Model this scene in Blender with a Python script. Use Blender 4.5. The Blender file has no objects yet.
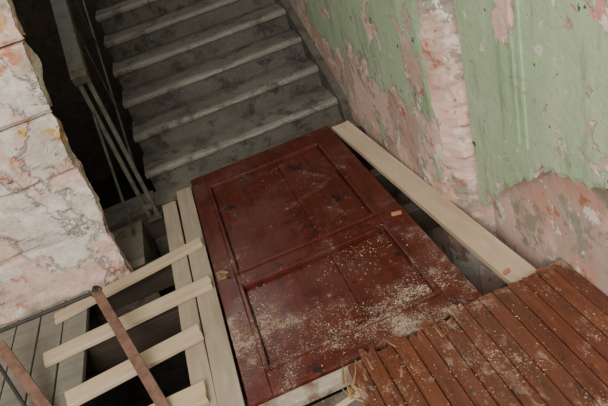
import bpy, bmesh, math, random
from mathutils import Vector, Matrix, noise
random.seed(7)
H=1.6
SC=bpy.context.scene

# ---------------------------------------------------------------- node helper
class G:
    def __init__(s,name):
        s.m=bpy.data.materials.new(name); s.m.use_nodes=True
        s.t=s.m.node_tree; s.b=s.t.nodes['Principled BSDF']
        s.co=s.t.nodes.new('ShaderNodeTexCoord').outputs['Object']
    def lk(s,v,inp):
        if isinstance(v,bpy.types.NodeSocket): s.t.links.new(v,inp)
        elif isinstance(v,(tuple,list)) and len(v)==3 and inp.type=='RGBA': inp.default_value=(*v,1)
        else: inp.default_value=v
    def noise(s,scale,detail=4,rough=.55,vec=None,dist=0,stretch=None,off=None):
        n=s.t.nodes.new('ShaderNodeTexNoise'); n.inputs['Scale'].default_value=scale
        n.inputs['Detail'].default_value=detail; n.inputs['Roughness'].default_value=rough
        n.inputs['Distortion'].default_value=dist
        v=vec or s.co
        if stretch or off:
            mp=s.t.nodes.new('ShaderNodeMapping')
            if stretch: mp.inputs['Scale'].default_value=stretch
            if off: mp.inputs['Location'].default_value=off
            s.t.links.new(v,mp.inputs['Vector']); v=mp.outputs[0]
        s.t.links.new(v,n.inputs['Vector']); return n.outputs['Fac']
    def math(s,op,a,b=0.0,c=0.0,clamp=False):
        n=s.t.nodes.new('ShaderNodeMath'); n.operation=op; n.use_clamp=clamp
        s.lk(a,n.inputs[0]); s.lk(b,n.inputs[1]); s.lk(c,n.inputs[2]); return n.outputs[0]
    def step(s,v,lo,hi):
        n=s.t.nodes.new('ShaderNodeMapRange'); s.lk(v,n.inputs[0])
        n.inputs[1].default_value=lo; n.inputs[2].default_value=hi; n.clamp=True
        return n.outputs[0]
    def mix(s,f,a,b):
        n=s.t.nodes.new('ShaderNodeMix'); n.data_type='RGBA'
        s.lk(f,n.inputs[0]); s.lk(a,n.inputs[6]); s.lk(b,n.inputs[7]); return n.outputs[2]
    def xyz(s):
        n=s.t.nodes.new('ShaderNodeSeparateXYZ'); s.t.links.new(s.co,n.inputs[0]); return n.outputs
    def isl(s):
        return s.t.nodes.new('ShaderNodeNewGeometry').outputs['Random Per Island']
    def bump(s,h,strength=.4,dist=.01):
        n=s.t.nodes.new('ShaderNodeBump'); n.inputs['Strength'].default_value=strength
        n.inputs['Distance'].default_value=dist; s.lk(h,n.inputs['Height'])
        s.t.links.new(n.outputs[0],s.b.inputs['Normal'])
    def out(s,col,rough=.8,spec=.3):
        s.lk(col,s.b.inputs['Base Color']); s.lk(rough,s.b.inputs['Roughness'])
        s.b.inputs['Specular IOR Level'].default_value=spec
        return s.m
def val(s,f,a,b): # float lerp
    return s.math('MULTIPLY_ADD',f,b-a,a)

def wall_mat(name,base=.38,amp=.9,dark=1.0,holes=.60,cap=.8,isl=.60,warm=0):
    g=G(name); x,y,z=g.xyz()
    slope=g.math('MULTIPLY',g.math('MAXIMUM',g.math('SUBTRACT',y,3.5),0.0),.55)
    hgt=g.math('SUBTRACT',z,slope)
    n1=g.noise(3.2,9,.66,dist=.5); n2=g.noise(9,6,.6,off=(3,1,5)); 
    big=g.math('ADD',g.math('MULTIPLY',n1,amp),g.math('MULTIPLY',n2,.35))
    m=g.math('SUBTRACT',g.math('ADD',g.math('MINIMUM',hgt,cap),big),base+amp*.5+.175)
    green=g.step(m,-.006,.010)
    hole=g.step(g.noise(4.5,7,.6,off=(6,3,1),dist=.4),holes,holes+.008)
    green=g.math('MULTIPLY',green,g.math('SUBTRACT',1.0,hole))
    isle=g.math('MULTIPLY',g.step(g.noise(5.5,7,.65,off=(1,13,1),dist=.4),isl,isl+.01),g.step(m,-.75,-.7))
    green=g.math('MAXIMUM',green,isle)
    pn=g.noise(5,7,.65,off=(9,2,1)); pn2=g.noise(2.2,5,.6,off=(1,7,1),dist=.4)
    pink=g.mix(g.step(pn,.40,.60),(.60,.33,.25),(.48,.40,.32))
    pink=g.mix(g.step(pn2,.48,.54),pink,(.74,.51,.42))
    pink=g.mix(g.step(g.noise(6,6,.7,off=(4,4,8)),.55,.59),pink,(.32,.29,.22))
    pink=g.mix(g.step(g.noise(8,6,.7,off=(4,14,8)),.57,.59),pink,(.80,.72,.62))
    pink=g.mix(g.step(g.noise(7,6,.7,off=(2,9,8)),.61-warm*.03,.64-warm*.02),pink,(.46,.18,.10))
    gn=g.noise(1.6,5,.6,off=(5,5,5)); gs=g.noise(7,4,.6,stretch=(1,1,.12))
    gr=g.mix(g.step(gn,.35,.65),(.33,.46,.26),(.43,.54,.34))
    gr=g.mix(g.math('MULTIPLY',g.step(gs,.47,.70),.5),gr,(.58,.60,.43))
    gr=g.mix(g.math('MULTIPLY',g.step(g.noise(12,5,.6,stretch=(1,1,.2),off=(1,2,3)),.52,.68),.7),gr,(.19,.25,.15))
    gr=g.mix(g.step(g.noise(12,5,.65,off=(7,7,2)),.645,.66),gr,(.66,.62,.52))
    gr=g.mix(g.step(g.noise(17,4,.65,off=(17,7,2)),.665,.68),gr,(.05,.11,.07))
    col=g.mix(green,pink,gr)
    rim=g.math('MULTIPLY',g.step(green,.0,.5),g.step(green,1.0,.5)); col=g.mix(rim,col,(.72,.66,.55))
    fine=g.noise(60,4,.6); col=g.mix(g.math('MULTIPLY',g.step(fine,.52,.8),.4),col,(.25,.2,.16))
    d=g.step(y,2.1,5.0); col=g.mix(g.math('MULTIPLY',d,.65),col,(.14,.13,.09))  # light falloff up the stairwell painted into the wall colour
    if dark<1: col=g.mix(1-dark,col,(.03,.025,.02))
    g.bump(g.math('ADD',g.math('MULTIPLY',green,.8),g.math('MULTIPLY',g.noise(14,6,.6),.6)),.8,.012)
    return g.out(col,.75,.25)

def pillar_mat():
    g=G('plaster_brick'); x,y,z=g.xyz()
    n1=g.noise(1.9,7,.62,dist=.3,off=(1,2,6)); n2=g.noise(2.4,8,.66,off=(3,3,3),dist=.2); 
    col=g.mix(g.step(n1,.40,.58),(.56,.47,.40),(.74,.66,.58))
    col=g.mix(g.math('MULTIPLY',g.step(n2,.50,.54),.75),col,(.66,.42,.35))
    col=g.mix(g.step(g.noise(3.2,7,.66,off=(13,3,6)),.53,.56),col,(.68,.60,.52))
    brick=g.math('ADD',g.noise(2.6,7,.68,off=(8,1,1)),g.math('MULTIPLY',g.step(z,.6,1.3),.05))
    col=g.mix(g.step(brick,.585,.615),col,g.mix(g.noise(14,5,.6),(.60,.27,.16),(.44,.16,.09)))
    col=g.mix(g.step(g.noise(3.2,6,.66,off=(2,6,1)),.60,.62),col,(.46,.50,.34))
    edge=g.math('ADD',g.math('MULTIPLY',g.step(x,-1.0,-.6),.08),g.math('MULTIPLY',g.step(z,.5,1.1),.04))
    col=g.mix(g.step(g.math('ADD',g.noise(4.2,6,.68,off=(5,8,4)),edge),.66,.69),col,(.60,.37,.10))
    col=g.mix(g.math('MULTIPLY',g.step(g.noise(3.0,8,.72,off=(5,18,4)),.55,.64),.75),col,(.38,.30,.24))
    col=g.mix(g.math('MULTIPLY',g.step(g.noise(24,6,.65),.48,.75),.5),col,(.28,.20,.16))
    g.bump(g.math('ADD',g.noise(7,9,.66),g.math('MULTIPLY',g.step(n2,.50,.53),.5)),.9,.03)
    return g.out(col,.85,.2)

def wood_mat(name,c1,c2,dark,rough=.7,var=.35,axis='x',dust=0,spec=.3,white=None):
    g=G(name); st=(1.2,14,14) if axis=='x' else (14,1.2,14)
    isl=g.isl(); cv=g.t.nodes.new('ShaderNodeVectorMath'); cv.operation='ADD'
    cb=g.t.nodes.new('ShaderNodeCombineXYZ'); g.lk(g.math('MULTIPLY',isl,37.),cb.inputs[0]); g.lk(g.math('MULTIPLY',isl,11.),cb.inputs[1]); g.lk(g.math('MULTIPLY',isl,5.),cb.inputs[2])
    g.t.links.new(g.co,cv.inputs[0]); g.t.links.new(cb.outputs[0],cv.inputs[1]); v=cv.outputs[0]
    gr=g.noise(2.5,6,.6,vec=v,stretch=st,dist=.8); col=g.mix(g.step(gr,.32,.68),c1,c2)
    col=g.mix(g.math('MULTIPLY',isl,var),col,dark)
    col=g.mix(g.math('MULTIPLY',g.step(g.noise(4,5,.6,vec=v,stretch=(.5,1,1)),.5,.75),.6),col,dark)
    col=g.mix(g.step(g.noise(6,3,.5,vec=v,stretch=(1,1,1)),.70,.73),col,dark)
    if dust: col=g.mix(g.math('MULTIPLY',g.step(g.math('ADD',g.noise(110,3,.6),g.math('MULTIPLY',g.noise(5,4,.6,off=(3,0,0)),.35)),.86-dust*.1,.92-dust*.1),.5),col,white or (.62,.52,.38))
    g.bump(gr,.25,.003)
    return g.out(col,rough,spec)

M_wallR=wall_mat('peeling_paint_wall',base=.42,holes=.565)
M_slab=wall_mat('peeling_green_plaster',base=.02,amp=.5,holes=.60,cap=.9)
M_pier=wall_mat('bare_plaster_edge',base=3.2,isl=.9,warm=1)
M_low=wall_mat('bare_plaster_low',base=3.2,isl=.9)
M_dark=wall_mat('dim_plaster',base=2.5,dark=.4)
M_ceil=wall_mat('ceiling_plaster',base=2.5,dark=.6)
M_pil=pillar_mat()
M_pine=wood_mat('pine_plank',(.62,.49,.34),(.53,.40,.26),(.34,.24,.14))
M_pine_g=wood_mat('weathered_pine',(.44,.36,.265),(.34,.27,.19),(.19,.14,.09),dust=.2)
M_grey=wood_mat('grey_board',(.28,.26,.21),(.20,.18,.14),(.10,.085,.065),axis='y',dust=.2,white=(.4,.36,.3))
M_joist=wood_mat('old_joist',(.07,.05,.035),(.05,.035,.025),(.02,.015,.01))
M_raw=wood_mat('splintered_wood',(.42,.26,.12),(.32,.18,.08),(.16,.07,.03))

def door_mat():
    g=G('oxblood_door_paint'); x,y,z=g.xyz()
    gr=g.noise(4,7,.6,stretch=(6,1,1),dist=.4); n=g.noise(3.0,6,.6)
    col=g.mix(g.step(gr,.35,.7),(.098,.0185,.011),(.056,.011,.007))
    col=g.mix(g.math('MULTIPLY',g.step(n,.48,.7),.6),col,(.110,.037,.023))
    col=g.mix(g.step(g.noise(6,8,.75,off=(5,1,3)),.59,.61),col,(.028,.010,.0075))
    col=g.mix(g.math('MULTIPLY',g.step(g.noise(8,8,.78,off=(5,11,3)),.63,.64),.8),col,(.25,.14,.09))
    scr=g.noise(9,7,.7,stretch=(.5,4,1),off=(2,2,2)); col=g.mix(g.math('MULTIPLY',g.step(scr,.65,.70),.45),col,(.30,.20,.14))
    near=g.step(y,2.35,1.45); 
    lf=g.noise(3.2,6,.68,off=(2,4,0),dist=.4)
    sp=g.noise(170,3,.65); sp2=g.noise(42,6,.75,off=(1,1,1))
    w=g.math('ADD',g.math('MULTIPLY',near,.14),g.math('MULTIPLY',g.math('SUBTRACT',lf,.5),.95))
    d1=g.step(g.math('ADD',sp,w),.71,.77); d2=g.step(g.math('ADD',sp2,w),.70,.80)
    dust=g.math('MAXIMUM',d1,g.math('MULTIPLY',d2,.75))
    d3=g.math('MULTIPLY',g.step(w,.05,.30),.18)
    col=g.mix(d3,col,(.34,.23,.16)); col=g.mix(g.math('MULTIPLY',dust,.65),col,(.50,.40,.31))
    r=val(g,g.math('MAXIMUM',dust,g.step(n,.45,.75)),.26,.58)
    g.bump(g.math('ADD',g.math('MULTIPLY',gr,.4),dust),.3,.003)
    return g.out(col,r,.25)
M_door=door_mat()
def red_mat():
    g=G('varnished_red_boards'); x,y,z=g.xyz(); isl=g.isl()
    gr=g.noise(5,6,.6,stretch=(8,.8,1),dist=.4)
    col=g.mix(g.step(gr,.35,.68),(.185,.056,.025),(.11,.031,.015))
    col=g.mix(g.math('MULTIPLY',isl,.55),col,(.07,.024,.014))
    col=g.mix(g.step(g.noise(9,6,.7,stretch=(3,.8,1),off=(5,1,3)),.59,.63),col,(.06,.026,.016))
    e=g.step(g.math('ADD',y,g.math('MULTIPLY',g.noise(14,5,.6,stretch=(2,1,1)),.2)),1.485,1.515)
    col=g.mix(g.math('MULTIPLY',e,.4),col,(.34,.18,.09))
    lf=g.noise(4.5,4,.6,off=(2,4,0)); sm=g.noise(30,6,.75,stretch=(1,.6,1))
    film=g.math('MULTIPLY',g.step(g.math('ADD',sm,g.math('MULTIPLY',lf,.6)),.84,.97),.38)
    col=g.mix(film,col,(.48,.36,.26))
    ds=g.step(g.math('ADD',g.noise(150,3,.6),g.math('MULTIPLY',lf,.5)),.89,.93)
    col=g.mix(g.math('MULTIPLY',ds,.6),col,(.6,.47,.34))
    g.bump(gr,.2,.003)
    return g.out(col,val(g,g.math('MAXIMUM',film,g.step(g.noise(6,5,.6),.35,.65)),.2,.4),.6)
M_red=red_mat()
def conc(name,c1,c2,c3,r=.85,sc=3):
    g=G(name); n=g.noise(sc,8,.65,stretch=(.6,1,1)); col=g.mix(g.step(n,.35,.65),c1,c2)
    col=g.mix(g.step(g.noise(7,7,.7,off=(3,1,1)),.50,.62),col,c3)
    col=g.mix(g.math('MULTIPLY',g.step(g.noise(45,6,.75),.56,.66),.6),col,tuple(min(1,c*1.5) for c in c1))
    g.bump(g.noise(25,6,.6),.5,.008); return g.out(col,r,.25)
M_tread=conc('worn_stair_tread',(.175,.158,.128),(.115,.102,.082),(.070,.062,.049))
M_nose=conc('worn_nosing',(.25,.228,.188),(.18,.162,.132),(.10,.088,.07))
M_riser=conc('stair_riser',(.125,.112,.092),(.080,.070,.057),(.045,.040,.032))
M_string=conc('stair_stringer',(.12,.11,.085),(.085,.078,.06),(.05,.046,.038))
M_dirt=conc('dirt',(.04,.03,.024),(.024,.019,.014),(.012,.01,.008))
M_floor=conc('dusty_floor',(.20,.165,.125),(.13,.105,.08),(.08,.055,.04))
M_sill=conc('sill_board',(.42,.35,.27),(.30,.24,.18),(.18,.11,.07))
def metal(name,c1,c2,r=.6):
    g=G(name); n=g.noise(18,6,.7); col=g.mix(g.step(n,.45,.62),c1,c2); g.bump(n,.4,.003)
    g.b.inputs['Metallic'].default_value=.1; return g.out(col,r,.4)
M_green=metal('green_painted_steel',(.090,.092,.066),(.055,.042,.028))
M_rail=metal('painted_wood_handrail',(.095,.09,.063),(.07,.05,.033))
M_rust=metal('rusty_brown_pipe',(.19,.105,.07),(.12,.055,.035))
M_black=metal('dark_steel',(.03,.03,.03),(.06,.04,.03))
M_brass=metal('tarnished_plate',(.28,.16,.08),(.12,.07,.04),.4)

# ---------------------------------------------------------------- mesh helpers
def obj(name,bm,mats,parent=None,bevel=0,smooth=False):
    me=bpy.data.meshes.new(name); bmesh.ops.recalc_face_normals(bm,faces=bm.faces[:]); bm.to_mesh(me); bm.free()
    for m in (mats if isinstance(mats,list) else [mats]): me.materials.append(m)
    o=bpy.data.objects.new(name,me); SC.collection.objects.link(o)
    if parent: o.parent=parent
    if bevel:
        b=o.modifiers.new('bevel','BEVEL'); b.width=bevel; b.segments=2; b.limit_method='ANGLE'
    if smooth: 
        for p in me.polygons: p.use_smooth=True
    return o
def box(bm,x0,x1,y0,y1,z0,z1,mi=0,M=None):
    vs=[bm.verts.new((x,y,z)) for x in (x0,x1) for y in (y0,y1) for z in (z0,z1)]
    if M: 
        for v in vs: v.co=M@v.co
    for f in ((0,1,3,2),(4,6,7,5),(0,4,5,1),(2,3,7,6),(0,2,6,4),(1,5,7,3)):
        bm.faces.new([vs[i] for i in f]).material_index=mi
    return vs
def prism(bm,poly,x0,x1,mi=0,ax='x'):
    def P(a,b,c): return (a,b,c) if ax=='x' else (b,a,c)
    A=[bm.verts.new(P(x0,p[0],p[1])) for p in poly]; B=[bm.verts.new(P(x1,p[0],p[1])) for p in poly]
    bm.faces.new(A).material_index=mi; bm.faces.new(B[::-1]).material_index=mi
    n=len(poly)
    for i in range(n): bm.faces.new((A[i],B[i],B[(i+1)%n],A[(i+1)%n])).material_index=mi
def tube(bm,a,b,r,seg=12,mi=0,rect=None):
    a=Vector(a);b=Vector(b);d=b-a; q=d.to_track_quat('Z','Y'); M=Matrix.Translation(a)@q.to_matrix().to_4x4()
    if rect: box(bm,-rect[0]/2,rect[0]/2,-rect[1]/2,rect[1]/2,0,d.length,mi,M); return
    c0=[];c1=[]
    for i in range(seg):
        t=2*math.pi*i/seg; p=Vector((r*math.cos(t),r*math.sin(t),0)); c0.append(bm.verts.new(M@p)); c1.append(bm.verts.new(M@(p+Vector((0,0,d.length)))))
    bm.faces.new(c0[::-1]).material_index=mi; bm.faces.new(c1).material_index=mi
    for i in range(seg): bm.faces.new((c0[i],c1[i],c1[(i+1)%seg],c0[(i+1)%seg])).material_index=mi
def plank(name,a,b,w,th,ztop,mat,jag=.006,zb=None):
    """plank from a to b (xy), local X along length"""
    a=Vector(a);b=Vector(b);d=b-a;L=d.length; bm=bmesh.new(); n=14; m=5
    rows=[]
    e0=[random.uniform(-jag,jag) for _ in range(m)]; e1=[random.uniform(-jag,jag) for _ in range(m)]
    ph=random.random()*9
    for k,zz in ((0,0),(1,-th)):
        g=[]
        for i in range(n+1):
            r=[]
            for j in range(m):
                x=L*i/n+(e0[j] if i==0 else e1[j] if i==n else 0); yy=w*(j/(m-1)-.5)+.003*noise.noise(Vector((x*4,ph,0)))
                r.append(bm.verts.new((x,yy,zz+.0015*noise.noise(Vector((x*3,j,ph))))))
            g.append(r)
        rows.append(g)
    T,B=rows
    for i in range(n):
        for j in range(m-1):
            bm.faces.new((T[i][j],T[i+1][j],T[i+1][j+1],T[i][j+1])); bm.faces.new((B[i][j],B[i][j+1],B[i+1][j+1],B[i+1][j]))
        for j in (0,m-1): bm.faces.new((T[i][j],B[i][j],B[i+1][j],T[i+1][j]))
    for i in (0,n):
        for j in range(m-1): bm.faces.new((T[i][j],T[i][j+1],B[i][j+1],B[i][j]))
    o=obj(name,bm,mat,bevel=.003)
    o.location=(a.x,a.y,ztop); o.rotation_euler=(0,(math.atan2((ztop-zb),L) if zb is not None else 0),math.atan2(d.y,d.x)); return o

# ---------------------------------------------------------------- camera
cam=bpy.data.objects.new('camera',bpy.data.cameras.new('camera')); SC.collection.objects.link(cam); SC.camera=cam
R=Matrix(((.9194,.3805,-.0997),(-.2832,.4645,-.8391),(-.2730,.7998,.5345)))
R=R.to_quaternion().to_matrix()
cam.matrix_world=Matrix.Translation((0,0,H))@R.to_4x4()
cam.data.sensor_width=36; cam.data.lens=36*560/608; cam.data.clip_start=.02

XW=.905; XN=1.035
# ---------------------------------------------------------------- walls
bm=bmesh.new()
def rag(y,z,s,a): return a*noise.noise(Vector((y*3+s,z*9,s)))+a*.6*noise.noise(Vector((s,z*31,y)))
cols=[]
pts=[(XW,9),(XW,2.10),(XW+.004,2.055),(XW+.03,1.995),(XW+.055,1.945),(XW+.105,1.905),(XN,1.88),(XN,1.80),(XN,-2.5),(1.5,-2.5),(1.5,9)]
zs=[-1.6,-.2]+[-.1+.025*i for i in range(106)]+[4.2]
for k,(x,y) in enumerate(pts):
    c=[]
    for z in zs:
        dx=dy=0
        if k==2: dy=rag(k,z,k+.3,.034); dx=abs(rag(k,z,k+5,.012))
        if k in (3,4): dy=rag(k,z,k,.024); dx=rag(k,z,k+2,.020)
        c.append(bm.verts.new((x+dx,y+dy,z)))
    cols.append(c)
mi={0:0,1:0,2:1,3:1,4:1,5:1,6:3,7:3}
for k in range(len(pts)):
    a=cols[k]; b=cols[(k+1)%len(pts)]
    for i in range(len(zs)-1):
        bm.faces.new((a[i],b[i],b[i+1],a[i+1])).material_index=mi.get(k,0)
bm.faces.new([c[0] for c in cols]); bm.faces.new([c[-1] for c in cols])
XS=.960
ctrl=[(1.848,.04),(1.80,.09),(1.685,.23),(1.55,.33),(1.41,.46),(1.28,.49),(1.10,.53),(.9,.45),(.6,.5),(0,.45),(-2.5,.45)]
def zc(y):
    for (ya,za),(yb,zb_) in zip(ctrl,ctrl[1:]):
        if y<=ya and y>=yb: return za+(zb_-za)*(ya-y)/(ya-yb)
    return .4
ys=[1.848-.022*i for i in range(66)]+[.3,0,-1,-2.5]
F=[];Bk=[]
for q,y in enumerate(ys):
    z0=zc(y)+.05*noise.noise(Vector((y*9,1,0)))+.035*noise.noise(Vector((y*30,2,0)))
    colz=[z0+(4.2-z0)*(t/40)**1.4 for t in range(41)]
    F.append([bm.verts.new((XS+(.008 if t==0 else 0)+(.006*noise.noise(Vector((3,z*14,1))) if q==0 else 0),y+(.012*noise.noise(Vector((z*9,5,0)))+.008*noise.noise(Vector((z*40,5,0))) if q==0 else 0),z)) for t,z in enumerate(colz)])
    Bk.append([bm.verts.new((XN+.004,y,z+ (.012 if t==0 else 0))) for t,z in enumerate(colz)])
for i in range(len(ys)-1):
    for t in range(40):
        bm.faces.new((F[i][t],F[i+1][t],F[i+1][t+1],F[i][t+1])).material_index=2
    bm.faces.new((F[i][0],Bk[i][0],Bk[i+1][0],F[i+1][0])).material_index=1
for t in range(40): bm.faces.new((F[0][t],Bk[0][t],Bk[0][t+1],F[0][t+1])).material_index=1
for yy in (1.47,1.515): box(bm,XS-.007,XS+.004,yy-.007,yy+.007,.52,4.2,2)
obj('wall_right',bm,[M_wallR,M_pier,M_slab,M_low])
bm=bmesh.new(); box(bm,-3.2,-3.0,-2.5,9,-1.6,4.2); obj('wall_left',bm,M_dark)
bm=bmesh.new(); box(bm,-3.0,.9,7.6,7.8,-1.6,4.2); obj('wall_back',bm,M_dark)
bm=bmesh.new(); box(bm,-3.0,.9,2.72,7.6,3.6,3.75); obj('stair_shade_ceiling',bm,M_ceil)  # unseen slab over the stairs only, added to darken the stairwell
# broken brick wall on the left (facing camera)
bm=bmesh.new()
ep=[(-.055,-.69),(.25,-.675),(.45,-.665),(.62,-.66),(.75,-.645),(.895,-.63)]
courses=[(-.055,.895,None,None),(.905,1.215,-.615,-.59),(1.22,1.5,-.575,-.54),(1.5,1.8,-.56,-.56),(1.8,2.4,-.6,-.6),(2.4,3.6,-.62,-.62)]
for k,(z0,z1,xa,xb) in enumerate(courses):
    b2=bmesh.new(); nx=110; nz=max(4,int((z1-z0)/.018)); ny=4; yF=2.58+(.0,-.022,.012,0,.01,0)[k]; yB=2.68
    X0=-3.0
    vs={}
    def gv(i,j,l):
        key=(i,j,l)
        if key in vs: return vs[key]
        z=z0+(z1-z0)*l/nz
        if xa is None:
            for (za,ea),(zb2,eb) in zip(ep,ep[1:]):
                if za<=z<=zb2+1e-6: xe=ea+(eb-ea)*(z-za)/(zb2-za); break
        else: xe=xa+(xb-xa)*l/nz
        t=i/nx; t=1-(1-t)**1.6; x=X0+(xe-X0)*t; y=yF+(yB-yF)*j/ny
        p=Vector((x,y,z)); q=Vector((x,y,z))
        edge=math.exp(-(xe-x)/.05)
        d=noise.noise_vector(p*4)*(.012+.016*edge)+noise.noise_vector(p*12)*(.006+.010*edge)+noise.noise_vector(p*35)*(.002+.004*edge)
        rx=0
        if l==nz or (l==0 and k>0):
            if i==nx: rx-=.012
            if j==0: q.y+=.010*(1+noise.noise(p*5))
        if i==nx and j in(0,ny): rx-=.010
        q=q+Vector((d.x+rx,d.y,d.z*(0 if l==0 else .3)))
        q.x=min(q.x,xe+.04)
        if k==0 and j==0:
            s_=noise.noise(Vector((x*2.2+4,z*3.1,2)))+.35*noise.noise(Vector((x*9,z*9,2)))
            q.y+=.016*(1/(1+math.exp(-s_*50)))
            for zl_ in (.28,.60):
                f=math.exp(-((z-zl_-.02*noise.noise(Vector((x*3,zl_,0))))/.012)**2)*max(0,.6+noise.noise(Vector((x*2.5,zl_*9,3)))*1.5)
                q.y+=.026*f
        v=b2.verts.new(q); vs[key]=v; return v
    for i in range(nx):
        for l in range(nz):
            for j in (0,ny): b2.faces.new((gv(i,j,l),gv(i+1,j,l),gv(i+1,j,l+1),gv(i,j,l+1)))
        for j in range(ny):
            for l in (0,nz): b2.faces.new((gv(i,j,l),gv(i+1,j,l),gv(i+1,j+1,l),gv(i,j+1,l)))
    for j in range(ny):
        for l in range(nz):
            b2.faces.new((gv(nx,j,l),gv(nx,j+1,l),gv(nx,j+1,l+1),gv(nx,j,l+1)))
    me=bpy.data.meshes.new('t'); b2.to_mesh(me); b2.free(); bm.from_mesh(me); bpy.data.meshes.remove(me)
o=obj('wall_brick_pier',bm,M_pil,smooth=False)

# ---------------------------------------------------------------- floor and pit
bm=bmesh.new()
box(bm,-3.0,XN,-2.5,1.335,-.22,-.055)
box(bm,-.62,XW,3.27,3.47,-.3,-.075)
box(bm,-3.0,-.62,2.6,3.2,-.3,-.062)
obj('floor',bm,M_floor)
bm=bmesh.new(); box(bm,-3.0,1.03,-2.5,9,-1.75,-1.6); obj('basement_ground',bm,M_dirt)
bm=bmesh.new(); box(bm,-3.0,1.03,1.2,1.33,-1.6,-.22); obj('pit_light_blocker',bm,M_dirt)  # unseen wall below the floor edge, added to keep the pit dark
bm=bmesh.new()
for y in (1.45,2.19,2.62,3.18): box(bm,-2.9,XW-.002 if y>2 else .99,y-.035,y+.035,-.22,-.058)
obj('floor_joists',bm,M_joist,bevel=.004)
bm=bmesh.new()
for i in range(70):
    c=Vector((random.uniform(-1.5,.7),random.uniform(1.5,3.0),-1.6)); s=random.uniform(.03,.12)
    M=Matrix.Translation(c)@Matrix.Rotation(random.random()*6,4,'Z')@Matrix.Rotation(random.random()*.5,4,'X')
    box(bm,-s,s,-s*.6,s*.6,0,s*.7,0,M)
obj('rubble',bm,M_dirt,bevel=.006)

# ---------------------------------------------------------------- staircase
bm=bmesh.new(); XL=-.505; Y0=3.47; TR=.285; RI=.155; Z0=-.075; N=14
prof=[(Y0,-1.6),(Y0,Z0)]
for i in range(N):
    y=Y0+TR*i; z=Z0+RI*(i+1)-.035
    prof+= [(y,z),(y+TR,z)]
prof+=[(Y0+TR*N,-1.6)]
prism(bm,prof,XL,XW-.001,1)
for i in range(N):
    y=Y0+TR*i; z=Z0+RI*(i+1); 
    nseg=40; A=[];
    for s in range(nseg+1):
        x=XL-.015+(XW-.002-XL+.015)*s/nseg; wv=.008*noise.noise(Vector((x*5,i*3.1,0)))+.010*noise.noise(Vector((x*17,i*3.1,2)))
        c=math.exp(-((x-.2)/.3)**2)*.010+.007*max(0,noise.noise(Vector((x*12,i*2.3,7))))
        nb=.012+.02*noise.noise(Vector((x*6,i*1.7,4)))
        ring=[(y-.022+wv,z-.038),(y-.026+wv,z-.018-c),(y-.018+wv,z-.005-c),(y+.004+nb,z-c),(y+TR*.6,z-c*.5),(y+TR+.002,z),(y+TR+.002,z-.035)]
        A.append([bm.verts.new((x,p,q)) for p,q in ring])
    for s in range(nseg):
        for k in range(7):
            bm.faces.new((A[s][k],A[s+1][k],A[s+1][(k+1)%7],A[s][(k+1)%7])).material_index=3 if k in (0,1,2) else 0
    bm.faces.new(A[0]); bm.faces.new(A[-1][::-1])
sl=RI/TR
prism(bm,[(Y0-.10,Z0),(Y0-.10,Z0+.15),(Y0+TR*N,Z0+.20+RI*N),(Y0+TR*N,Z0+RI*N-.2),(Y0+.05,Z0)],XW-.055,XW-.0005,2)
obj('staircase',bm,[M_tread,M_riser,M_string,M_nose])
bm=bmesh.new(); prof=[(3.2,-1.6),(3.2,-.062)]
for i in range(9):
    prof+=[(3.2+.28*i,-.062-.165*i),(3.2+.28*(i+1),-.062-.165*i)]
prof+=[(3.2+.28*9,-1.6)]
prism(bm,prof,-1.9,XL-.02,0)
obj('basement_staircase',bm,[M_tread])

# ---------------------------------------------------------------- stair railing
bm=bmesh.new(); nx,ny=-.53,3.1
for dx in (-.024,.024): box(bm,nx+dx-.012,nx+dx+.012,ny-.014,ny+.014,-.062,.93)
for zz in (.02,.86): box(bm,nx-.038,nx+.038,ny-.02,ny+.02,zz,zz+.03)
box(bm,nx-.045,nx+.045,ny-.03,ny+.03,-.062,-.05)
def rz(y): return .90+(y-ny)*sl
tube(bm,(nx,ny-.05,rz(ny-.05)),(nx,7,rz(7)),0,mi=1,rect=(.085,.055))
tube(bm,(nx,3.30,rz(3.30)-.78),(nx,7,rz(7)-.78),0,rect=(.012,.025))
y=3.72
while y<6.9:
    tube(bm,(nx,y,rz(y)-.82),(nx,y,rz(y)),.006,seg=8); y+=.57
obj('stair_railing',bm,[M_green,M_rail],bevel=.002)
bm=bmesh.new(); tube(bm,(-.67,3.0,-.06),(-.56,3.07,.68),.008); obj('leaning_steel_rod',bm,M_green)

# ---------------------------------------------------------------- old panelled door lying on floor
bm=bmesh.new(); x0,x1,y0,y1=-.258,.702,1.405,3.28
px0,px1=-.165,.582; p1=(2.155,3.09); p2=(1.52,2.06)
box(bm,x0+.002,x1-.002,y0+.002,y1-.002,-.042,-.020)
def zb(a,b,c,d,t=0,bt=-.021): box(bm,a,b,c,d,bt,t)
zb(x0,px0,y0,y1); zb(px1,x1,y0,y1); zb(px0,px1,p1[1],y1,-.0008); zb(px0,px1,y0,p2[0],-.0008); zb(px0,px1,p2[1],p1[0],-.0008)
for (a,b) in (p1,p2):
    w=.020
    for (u0,u1,v0,v1) in ((px0,px0+w,a,b),(px1-w,px1,a,b),(px0+w,px1-w,a,a+w),(px0+w,px1-w,b-w,b)):
        box(bm,u0,u1,v0,v1,-.021,.011)
    xm=(px0+px1)/2+.07
    box(bm,px0+w+.004,xm-.001,a+w+.004,b-w-.004,-.021,-.0125)
    box(bm,xm+.001,px1-w-.004,a+w+.004,b-w-.004,-.021,-.0130)
door=obj('paneled_door',bm,M_door,bevel=.004)
bm=bmesh.new(); box(bm,-.250,-.205,2.16,2.23,.0005,.004); tube(bm,(-.228,2.205,.003),(-.228,2.205,.02),.008); tube(bm,(-.228,2.2,.018),(-.19,2.17,.02),.006)
obj('door_latch',bm,M_brass,parent=door,bevel=.001)
bm=bmesh.new(); box(bm,-.27,.32,1.345,1.402,-.055,-.016); obj('door_sill_board',bm,M_sill,bevel=.004)

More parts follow.
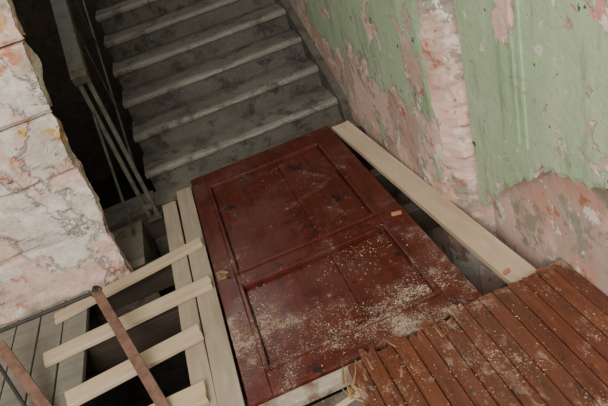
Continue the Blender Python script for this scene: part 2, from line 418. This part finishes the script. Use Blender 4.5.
# ---------------------------------------------------------------- planks & slats
def h(a): return (a[0]*H,a[1]*H)
plank('wooden_plank',h((.558,.875)),h((.488,2.035)),.118,.032,-.012,M_pine)
plank('floor_board',(-.325,1.30),(-.318,3.26),.098,.026,-.028,M_pine_g)
plank('floor_board.001',(-.42,1.38),(-.425,3.16),.088,.026,-.031,M_pine_g)
sl_=[((-.675,1.512),(-.178,1.606),.07),((-.69,1.338),(-.176,1.378),.088),((-.61,1.142),(-.235,1.186),.092),((-.62,.965),(-.25,.978),.10)]
for i,(a,b,w) in enumerate(sl_):
    plank('wood_slat' if i==0 else 'wood_slat.%03d'%i,h(a),h(b),w,.024,-.003,M_pine)
for i in range(7):
    xr=-.93-.128*i
    o=plank('grey_floorboard' if i==0 else 'grey_floorboard.%03d'%i,(xr-.06,1.33),(xr-.06+.01,2.60),.12,.028,-.030,M_grey)
# ---------------------------------------------------------------- metal railing lower left
bm=bmesh.new()
A=Vector((-.483*H,1.397*H,.1*H)); B=Vector((-.31*H,.83*H,-.05))
tube(bm,A,B,0,rect=(.044,.036))
A2=Vector((-.757*H,1.336*H,.1*H)); B2=Vector((-.640*H,1.10*H,-.03))
tube(bm,A2,B2,0,rect=(.045,.035)); tube(bm,A2+Vector((-.06,.02,0)),B2+Vector((-.07,.0,0)),.008,mi=1)
tube(bm,(-.84*H,1.405*H,.098*H),(-.478*H,1.400*H,.1*H),.010,mi=1)
tube(bm,A+Vector((-.015,.0,-.012)),A+Vector((.012,0,.018)),.022,mi=1)
obj('metal_handrail',bm,[M_rust,M_black],bevel=.002)

# ---------------------------------------------------------------- red tongue-and-groove boards
bm=bmesh.new(); x=.115; k=0; bw=.0612
while x<XN-.02:
    w=min(bw,XN-.004-x); m=7; t=(x-.115)/.9
    yb=1.368+.04*t+random.uniform(-.018,.022)*(1.0 if t<.5 else .3); 
    jag=[random.uniform(-.018,.012)*(1.2 if t<.5 else .3) for _ in range(m)]
    zt=.0215+.0025*random.random(); tilt=random.uniform(-.002,.002)
    cols=[]
    for j in range(m):
        u=j/(m-1); xx=x+.0009+(w-.0018)*u; e=.0045 if j in(0,m-1) else 0
        if j==1: xx=x+.005
        if j==m-2: xx=x+w-.005
        yy=yb+jag[j]
        zz=zt+tilt*(u-.5)-e
        cols.append([bm.verts.new((xx,.2,zz)),bm.verts.new((xx,1.1,zz)),bm.verts.new((xx,yy-.06,zz)),bm.verts.new((xx,yy,zz-.002)),
                     bm.verts.new((xx,yy-.006,.0015)),bm.verts.new((xx,.2,.0015))])
    for j in range(m-1):
        for q in range(6): bm.faces.new((cols[j][q],cols[j+1][q],cols[j+1][(q+1)%6],cols[j][(q+1)%6]))
    bm.faces.new(cols[0]); bm.faces.new(cols[-1][::-1])
    x+=bw; k+=1
tg=obj('tongue_and_groove_floorboards',bm,M_red); tg.location.z=.011
bm=bmesh.new(); box(bm,.13,1.02,.3,1.32,-.065,.0)
obj('subfloor',bm,M_joist,parent=tg)
bm=bmesh.new()
for i in range(32):
    t=random.random()**2.0; c=Vector((.08+.42*t,1.29+random.uniform(-.10,.04)+.02*t,random.uniform(.004,.0265)))
    L=random.uniform(.03,.09); w=random.uniform(.003,.007)
    M=Matrix.Translation(c)@Matrix.Rotation(math.pi/2+random.gauss(0,.3),4,'Z')@Matrix.Rotation(random.uniform(-.08,.08),4,'Y')
    vs=[bm.verts.new(M@Vector(p)) for p in ((0,-w,0),(0,w,0),(L*.6,w*.7,0),(L,0,.002),(L*.6,-w*.7,0),(0,0,w*.9),(L*.6,0,w*.7))]
    for f in ((0,5,6,4),(5,1,2,6),(6,2,3),(4,6,3),(0,1,5),(0,4,3,2,1)): bm.faces.new([vs[q] for q in f])
obj('wood_splinters',bm,M_raw,parent=tg)

def chip(bm,c,s,flat=.35):
    M=Matrix.Translation(c)@Matrix.Rotation(random.random()*6.28,4,'Z')@Matrix.Rotation(random.uniform(-.3,.3),4,'X')
    a=s*random.uniform(.5,1.6); b=s*random.uniform(.3,.8); hh=s*flat
    vs=[bm.verts.new(M@Vector(p)) for p in ((-a,-b*.6,0),(a*.7,-b,0),(a,b*.5,0),(-a*.5,b,0),(0,0,hh))]
    for f in ((0,1,4),(1,2,4),(2,3,4),(3,0,4),(0,3,2,1)): bm.faces.new([vs[q] for q in f])
g=G('sawdust'); M_sd=g.out(g.mix(g.isl(),(.56,.44,.32),(.32,.22,.15)),.9,.2)
bm=bmesh.new()
cl=[(.34,1.58,.10),(.50,1.60,.06),(.10,1.56,.10),(-.13,1.7,.03),(-.13,1.9,.03),(.42,1.95,.12),(.56,1.57,.04),(.2,1.54,.12),(.25,2.3,.2),(.1,2.8,.25)]
for i in range(2200):
    c=random.choice(cl[:8]) if random.random()<.85 else random.choice(cl)
    x=random.gauss(c[0],c[2]); y=random.gauss(c[1],c[2]*.6 if c[2]!=.03 else .12)
    if not(-.24<x<.69 and 1.43<y<3.2): continue
    inp=(px0+.026<x<px1-.026) and (p1[0]+.026<y<p1[1]-.026 or p2[0]+.026<y<p2[1]-.026)
    onb=(px0-.005<x<px1+.005) and (p1[0]-.005<y<p1[1]+.005 or p2[0]-.005<y<p2[1]+.005) and not inp
    if onb: continue
    chip(bm,Vector((x,y,-.0122 if inp else .0005)),random.choice((.0012,.0015,.002,.0025,.0035)))
for i in range(170):
    a=random.random()*6.28; r=random.random()**.5; x=.49+.09*r*math.cos(a); y=1.59+.05*r*math.sin(a)
    if x<px1-.026 and y>1.546: chip(bm,Vector((x,y,-.0122+.003*(1-r))),random.choice((.002,.003,.005)))
obj('sawdust_chips',bm,M_sd,parent=door)
bm=bmesh.new()
for i in range(240):
    chip(bm,Vector((random.uniform(.15,1.0),random.uniform(1.0,1.33),.0245)),random.choice((.0012,.002,.003)))
obj('sawdust_crumbs',bm,M_sd,parent=tg)
bm=bmesh.new(); M=Matrix.Translation((.05,1.28,-.055))@Matrix.Rotation(.2,4,'Z'); box(bm,-.09,.09,-.012,.012,0,.010,0,M)
obj('wood_scrap',bm,M_pine,bevel=.003)
g=G('orange_block'); M_or=g.out(g.mix(g.noise(20),(.45,.22,.10),(.32,.14,.07)),.8)
for n_,(c,a,L,w) in enumerate((((.845,1.49,-.0115),.3,.03,.014),((.655,2.10,.0005),-.3,.05,.02))):
    bm=bmesh.new(); M=Matrix.Rotation(a,4,'Z'); box(bm,-L/2,L/2,-w/2,w/2,0,.014,0,M)
    o=obj('orange_wood_bit',bm,M_or,bevel=.003); o.location=c  # small orange bits of wood lying as debris

# ---------------------------------------------------------------- light
w=bpy.data.worlds.new('world'); SC.world=w; w.use_nodes=True
w.node_tree.nodes['Background'].inputs[0].default_value=(.92,.95,1,1); w.node_tree.nodes['Background'].inputs[1].default_value=1.05
def area(name,loc,tgt,sx,sy,p,col=(1,1,1)):
    l=bpy.data.lights.new(name,'AREA'); l.shape='RECTANGLE'; l.size=sx; l.size_y=sy; l.energy=p; l.color=col
    o=bpy.data.objects.new(name,l); SC.collection.objects.link(o); o.location=loc
    o.rotation_euler=(Vector(tgt)-Vector(loc)).to_track_quat('-Z','Y').to_euler()
area('window_daylight',(-1.3,-1.6,2.9),(.6,2.0,.2),2.6,2.2,215,(1,.965,.91))
area('stairwell_fill',(-.6,5.5,3.4),(.2,4.2,.5),1.4,1.4,26,(1,.98,.95))  # added fill lamp to brighten the stairs, no visible source
